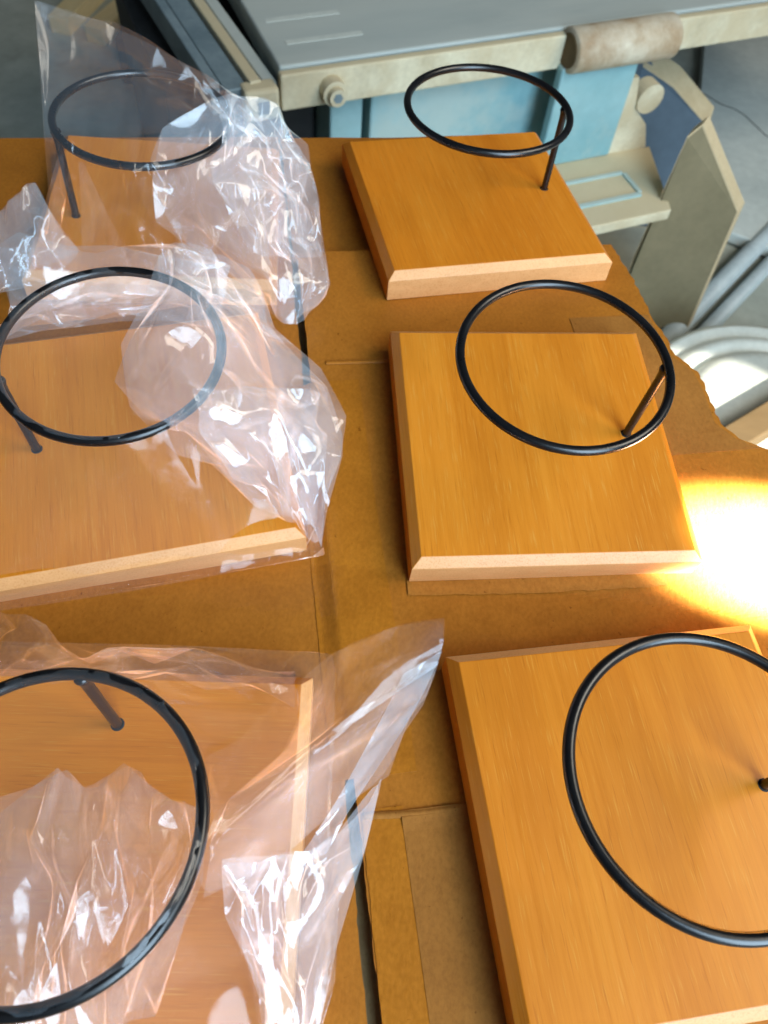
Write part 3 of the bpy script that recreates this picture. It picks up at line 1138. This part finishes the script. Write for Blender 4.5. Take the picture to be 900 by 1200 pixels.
def crumple(name, net, parent, k, spare, seed, su=0.011, sv=0.011, rough=0.003, vary=0.10, bend=0.02, sharp=0.75, steps=45):
    G, iu, iv = net_grid(net, 0.004)
    ku, kv = len(net), len(net[0])
    pins = [np.array([i / (ku - 1), j / (kv - 1)]) for i in range(ku) for j in range(kv) if i in (0, ku - 1) or j in (0, kv - 1)]
    data = relax(G, su, sv, spare, [stand_col(k), ('floor', ground_fn)], pin_uv=pins, steps=steps, seed=seed, rough=rough, vary=vary, bend=bend)
    return film(name, data, parent, seed, sharp)


def bag_root(x, y, z, label):
    return tag(empty('plastic_bag', (x, y, z)), label, 'plastic bag', 'clear plastic bags over the plaques')


NETS = {
    'tl_cover': [[(-0.299, 0.592, 0.170), (-0.256, 0.604, 0.155), (-0.208, 0.605, 0.135), (-0.161, 0.600, 0.112)],
        [(-0.292, 0.555, 0.135), (-0.257, 0.566, 0.130), (-0.208, 0.581, 0.118), (-0.155, 0.605, 0.090)],
        [(-0.287, 0.522, 0.105), (-0.247, 0.504, 0.105), (-0.195, 0.499, 0.105), (-0.145, 0.595, 0.060)],
        [(-0.302, 0.525, 0.050), (-0.252, 0.507, 0.050), (-0.190, 0.508, 0.050), (-0.121, 0.559, 0.030)],
        [(-0.311, 0.479, 0.004), (-0.245, 0.473, 0.006), (-0.175, 0.476, 0.006), (-0.106, 0.481, 0.006)]],
    'tl_back': [[(-0.299, 0.592, 0.170), (-0.256, 0.604, 0.155), (-0.208, 0.605, 0.135), (-0.161, 0.600, 0.112)],
        [(-0.335, 0.636, 0.090), (-0.288, 0.652, 0.080), (-0.230, 0.663, 0.070), (-0.158, 0.663, 0.060)],
        [(-0.367, 0.662, 0.004), (-0.307, 0.681, 0.004), (-0.237, 0.704, 0.004), (-0.142, 0.717, 0.004)]],
    'tl_mouth': [[(-0.208, 0.558, 0.104), (-0.166, 0.599, 0.112), (-0.150, 0.636, 0.095), (-0.128, 0.649, 0.060)],
        [(-0.207, 0.516, 0.085), (-0.159, 0.540, 0.090), (-0.126, 0.575, 0.075), (-0.101, 0.613, 0.050)],
        [(-0.192, 0.495, 0.060), (-0.139, 0.501, 0.075), (-0.104, 0.528, 0.060), (-0.091, 0.558, 0.040)],
        [(-0.145, 0.484, 0.035), (-0.107, 0.463, 0.050), (-0.083, 0.483, 0.045), (-0.065, 0.486, 0.035)],
        [(-0.125, 0.479, 0.020), (-0.103, 0.455, 0.020), (-0.086, 0.454, 0.020), (-0.074, 0.475, 0.020)]],
    'tl_crinkle': [[(-0.167, 0.575, 0.110), (-0.148, 0.626, 0.097), (-0.122, 0.634, 0.062)],
        [(-0.159, 0.512, 0.094), (-0.129, 0.556, 0.080), (-0.099, 0.604, 0.052)],
        [(-0.130, 0.486, 0.060), (-0.104, 0.487, 0.055), (-0.075, 0.511, 0.040)]],
    'tl_pleat_a': [[(-0.271, 0.506, 0.106), (-0.267, 0.505, 0.107)],
        [(-0.292, 0.510, 0.062), (-0.270, 0.495, 0.075)],
        [(-0.310, 0.500, 0.020), (-0.285, 0.499, 0.020)]],
    'tl_pleat_b': [[(-0.254, 0.500, 0.107), (-0.250, 0.500, 0.107)],
        [(-0.265, 0.506, 0.065), (-0.241, 0.494, 0.075)],
        [(-0.270, 0.495, 0.030), (-0.233, 0.498, 0.030)]],
    'tl_side': [[(-0.347, 0.486, 0.050), (-0.314, 0.497, 0.070), (-0.300, 0.513, 0.075)],
        [(-0.337, 0.456, 0.045), (-0.304, 0.471, 0.050), (-0.278, 0.490, 0.055)],
        [(-0.340, 0.440, 0.020), (-0.305, 0.456, 0.020), (-0.269, 0.494, 0.020)]],
    'ml_mouth': [[(-0.165, 0.395, 0.122), (-0.150, 0.404, 0.126), (-0.127, 0.413, 0.112), (-0.101, 0.411, 0.085)],
        [(-0.162, 0.341, 0.120), (-0.130, 0.340, 0.130), (-0.104, 0.353, 0.115), (-0.085, 0.383, 0.070)],
        [(-0.167, 0.296, 0.108), (-0.126, 0.303, 0.122), (-0.089, 0.323, 0.100), (-0.050, 0.357, 0.060)],
        [(-0.143, 0.281, 0.090), (-0.105, 0.279, 0.108), (-0.072, 0.297, 0.085), (-0.034, 0.320, 0.055)],
        [(-0.111, 0.280, 0.060), (-0.079, 0.274, 0.070), (-0.055, 0.281, 0.065), (-0.036, 0.281, 0.050)],
        [(-0.084, 0.271, 0.030), (-0.060, 0.266, 0.032), (-0.046, 0.266, 0.025), (-0.039, 0.261, 0.006)]],
    'ml_crinkle': [[(-0.119, 0.291, 0.118), (-0.087, 0.313, 0.100), (-0.052, 0.343, 0.068)],
        [(-0.112, 0.272, 0.100), (-0.077, 0.285, 0.090), (-0.042, 0.310, 0.062)],
        [(-0.092, 0.262, 0.070), (-0.065, 0.267, 0.060), (-0.043, 0.274, 0.050)],
        [(-0.071, 0.263, 0.040), (-0.053, 0.259, 0.035), (-0.041, 0.262, 0.012)]],
    'ml_back': [[(-0.327, 0.452, 0.050), (-0.274, 0.459, 0.060), (-0.216, 0.466, 0.065), (-0.142, 0.476, 0.050)],
        [(-0.292, 0.411, 0.050), (-0.243, 0.422, 0.060), (-0.193, 0.436, 0.060), (-0.141, 0.438, 0.050)],
        [(-0.293, 0.382, 0.035), (-0.250, 0.404, 0.034), (-0.197, 0.423, 0.036), (-0.140, 0.417, 0.040)]],
    'bl_point': [[(-0.038, 0.153, 0.040), (-0.014, 0.164, 0.070), (0.012, 0.167, 0.100), (0.036, 0.168, 0.115)],
        [(-0.033, 0.113, 0.060), (-0.013, 0.122, 0.085), (0.010, 0.135, 0.105), (0.036, 0.151, 0.105)],
        [(-0.058, 0.063, 0.108), (-0.034, 0.080, 0.095), (-0.006, 0.105, 0.085), (0.032, 0.135, 0.075)],
        [(-0.054, 0.034, 0.104), (-0.028, 0.058, 0.055), (-0.011, 0.081, 0.045), (0.020, 0.109, 0.035)]],
    'bl_strip': [[(0.019, 0.139, 0.110), (0.028, 0.144, 0.115), (0.036, 0.149, 0.120)],
        [(0.007, 0.113, 0.083), (0.016, 0.118, 0.088), (0.025, 0.123, 0.093)],
        [(-0.008, 0.083, 0.057), (-0.000, 0.088, 0.062), (0.007, 0.093, 0.067)],
        [(-0.023, 0.060, 0.036), (-0.015, 0.062, 0.041), (-0.007, 0.065, 0.046)]],
    'bl_low': [[(-0.054, 0.050, 0.085), (-0.027, 0.058, 0.075), (-0.007, 0.067, 0.060), (0.017, 0.108, 0.045)],
        [(-0.046, 0.029, 0.065), (-0.027, 0.034, 0.065), (-0.008, 0.034, 0.055), (0.011, 0.066, 0.030)],
        [(-0.032, 0.008, 0.045), (-0.020, 0.009, 0.050), (-0.007, 0.007, 0.045), (0.004, 0.031, 0.020)],
        [(-0.023, -0.021, 0.030), (-0.015, -0.020, 0.035), (-0.008, -0.020, 0.030), (-0.001, -0.020, 0.010)]],
    'bl_in': [[(-0.182, 0.054, 0.050), (-0.158, 0.071, 0.060), (-0.141, 0.085, 0.068), (-0.127, 0.079, 0.060), (-0.108, 0.089, 0.075), (-0.086, 0.076, 0.075), (-0.063, 0.069, 0.095)],
        [(-0.171, 0.030, 0.055), (-0.146, 0.042, 0.070), (-0.130, 0.052, 0.075), (-0.117, 0.050, 0.065), (-0.097, 0.055, 0.080), (-0.078, 0.048, 0.080), (-0.057, 0.041, 0.096)],
        [(-0.162, 0.003, 0.050), (-0.136, 0.013, 0.070), (-0.125, 0.017, 0.060), (-0.107, 0.018, 0.072), (-0.097, 0.020, 0.060), (-0.079, 0.017, 0.080), (-0.061, 0.021, 0.097)],
        [(-0.148, -0.033, 0.050), (-0.127, -0.029, 0.055), (-0.117, -0.025, 0.050), (-0.103, -0.022, 0.060), (-0.091, -0.019, 0.060), (-0.079, -0.013, 0.075), (-0.064, -0.006, 0.095)]],
    'bl_back': [[(-0.246, 0.191, 0.012), (-0.203, 0.178, 0.030), (-0.182, 0.167, 0.012), (-0.141, 0.166, 0.020), (-0.097, 0.170, 0.030), (-0.044, 0.166, 0.012)],
        [(-0.213, 0.135, 0.040), (-0.182, 0.135, 0.050), (-0.145, 0.128, 0.075), (-0.119, 0.129, 0.075), (-0.087, 0.138, 0.050), (-0.036, 0.139, 0.030)]],

}
bag_top = bag_root(-0.226, 0.573, 0.0, 'clear plastic bag standing up to a tall point over the farthest wrapped plaque')
bag_mid = bag_root(-0.178, 0.327, 0.0, 'clear plastic bag with crumpled open mouth, over the middle wrapped plaque')
bag_low = bag_root(-0.1215, 0.054, 0.0, 'clear plastic bag with a long pointed corner, over the nearest wrapped plaque')
crumple('film_cover', NETS['tl_cover'], bag_top, 'TL', 1.005, 11, 0.045, 0.015, rough=0.0008, vary=0.008, bend=0.1, sharp=0.35)
crumple('film_back', NETS['tl_back'], bag_top, 'TL', 1.01, 12, 0.036, 0.024, rough=0.0012, vary=0.01, bend=0.1, sharp=0.3)
crumple('crumpled_film', NETS['tl_mouth'], bag_top, 'TL', 1.04, 13, 0.034, 0.022, rough=0.003, vary=0.04)
crumple('crumpled_film', NETS['tl_mouth'], bag_top, 'TL', 1.05, 15, 0.028, 0.018, rough=0.003, vary=0.05)
crumple('crumpled_film', NETS['tl_crinkle'], bag_top, 'TL', 1.09, 17, 0.016, 0.009, vary=0.08)
crumple('crumpled_film', NETS['tl_side'], bag_top, 'TL', 1.06, 14, 0.022, 0.010)
crumple('crumpled_film', NETS['tl_side'], bag_top, 'TL', 1.03, 16, 0.034, 0.018)
crumple('film_pleat', NETS['tl_pleat_a'], bag_top, 'TL', 1.0, 18, 0.02, 0.008, rough=0.0004, vary=0.0)
crumple('film_pleat', NETS['tl_pleat_b'], bag_top, 'TL', 1.0, 19, 0.02, 0.008, rough=0.0004, vary=0.0)
drape('ML', bag_mid, 0.03, 0.010, 0.008, 0.030, 21, gather=(1, -1))
crumple('crumpled_film', NETS['ml_mouth'], bag_mid, 'ML', 1.04, 22, 0.034, 0.022, rough=0.003, vary=0.04)
crumple('crumpled_film', NETS['ml_mouth'], bag_mid, 'ML', 1.05, 25, 0.030, 0.018, rough=0.003, vary=0.05)
crumple('crumpled_film', NETS['ml_crinkle'], bag_mid, 'ML', 1.09, 23, 0.016, 0.009, vary=0.08)
crumple('crumpled_film', NETS['ml_back'], bag_mid, 'ML', 1.05, 26, 0.020, 0.030)
crumple('crumpled_film', NETS['ml_back'], bag_mid, 'ML', 1.07, 27, 0.014, 0.024)
drape('BL', bag_low, 0.03, 0.014, 0.02, 0.02, 31)
crumple('film_point', NETS['bl_point'], bag_low, 'BL', 1.01, 32, 0.024, 0.045, rough=0.0012, vary=0.015, bend=0.08, sharp=0.7)
crumple('film_point', NETS['bl_point'], bag_low, 'BL', 1.02, 37, 0.024, 0.050, rough=0.0015, vary=0.02, bend=0.08, sharp=0.7)
crumple('film_fold', NETS['bl_strip'], bag_low, 'BL', 1.01, 33, 0.020, 0.014, rough=0.0006, vary=0.01)
crumple('crumpled_film', NETS['bl_low'], bag_low, 'BL', 1.08, 34, 0.024, 0.010)
crumple('crumpled_film', NETS['bl_low'], bag_low, 'BL', 1.04, 38, 0.036, 0.016)
crumple('crumpled_film', NETS['bl_in'], bag_low, 'BL', 1.07, 35, 0.022, 0.009)
crumple('crumpled_film', NETS['bl_in'], bag_low, 'BL', 1.05, 39, 0.034, 0.014)
crumple('film_back', NETS['bl_back'], bag_low, 'BL', 1.04, 36, 0.020, 0.020)
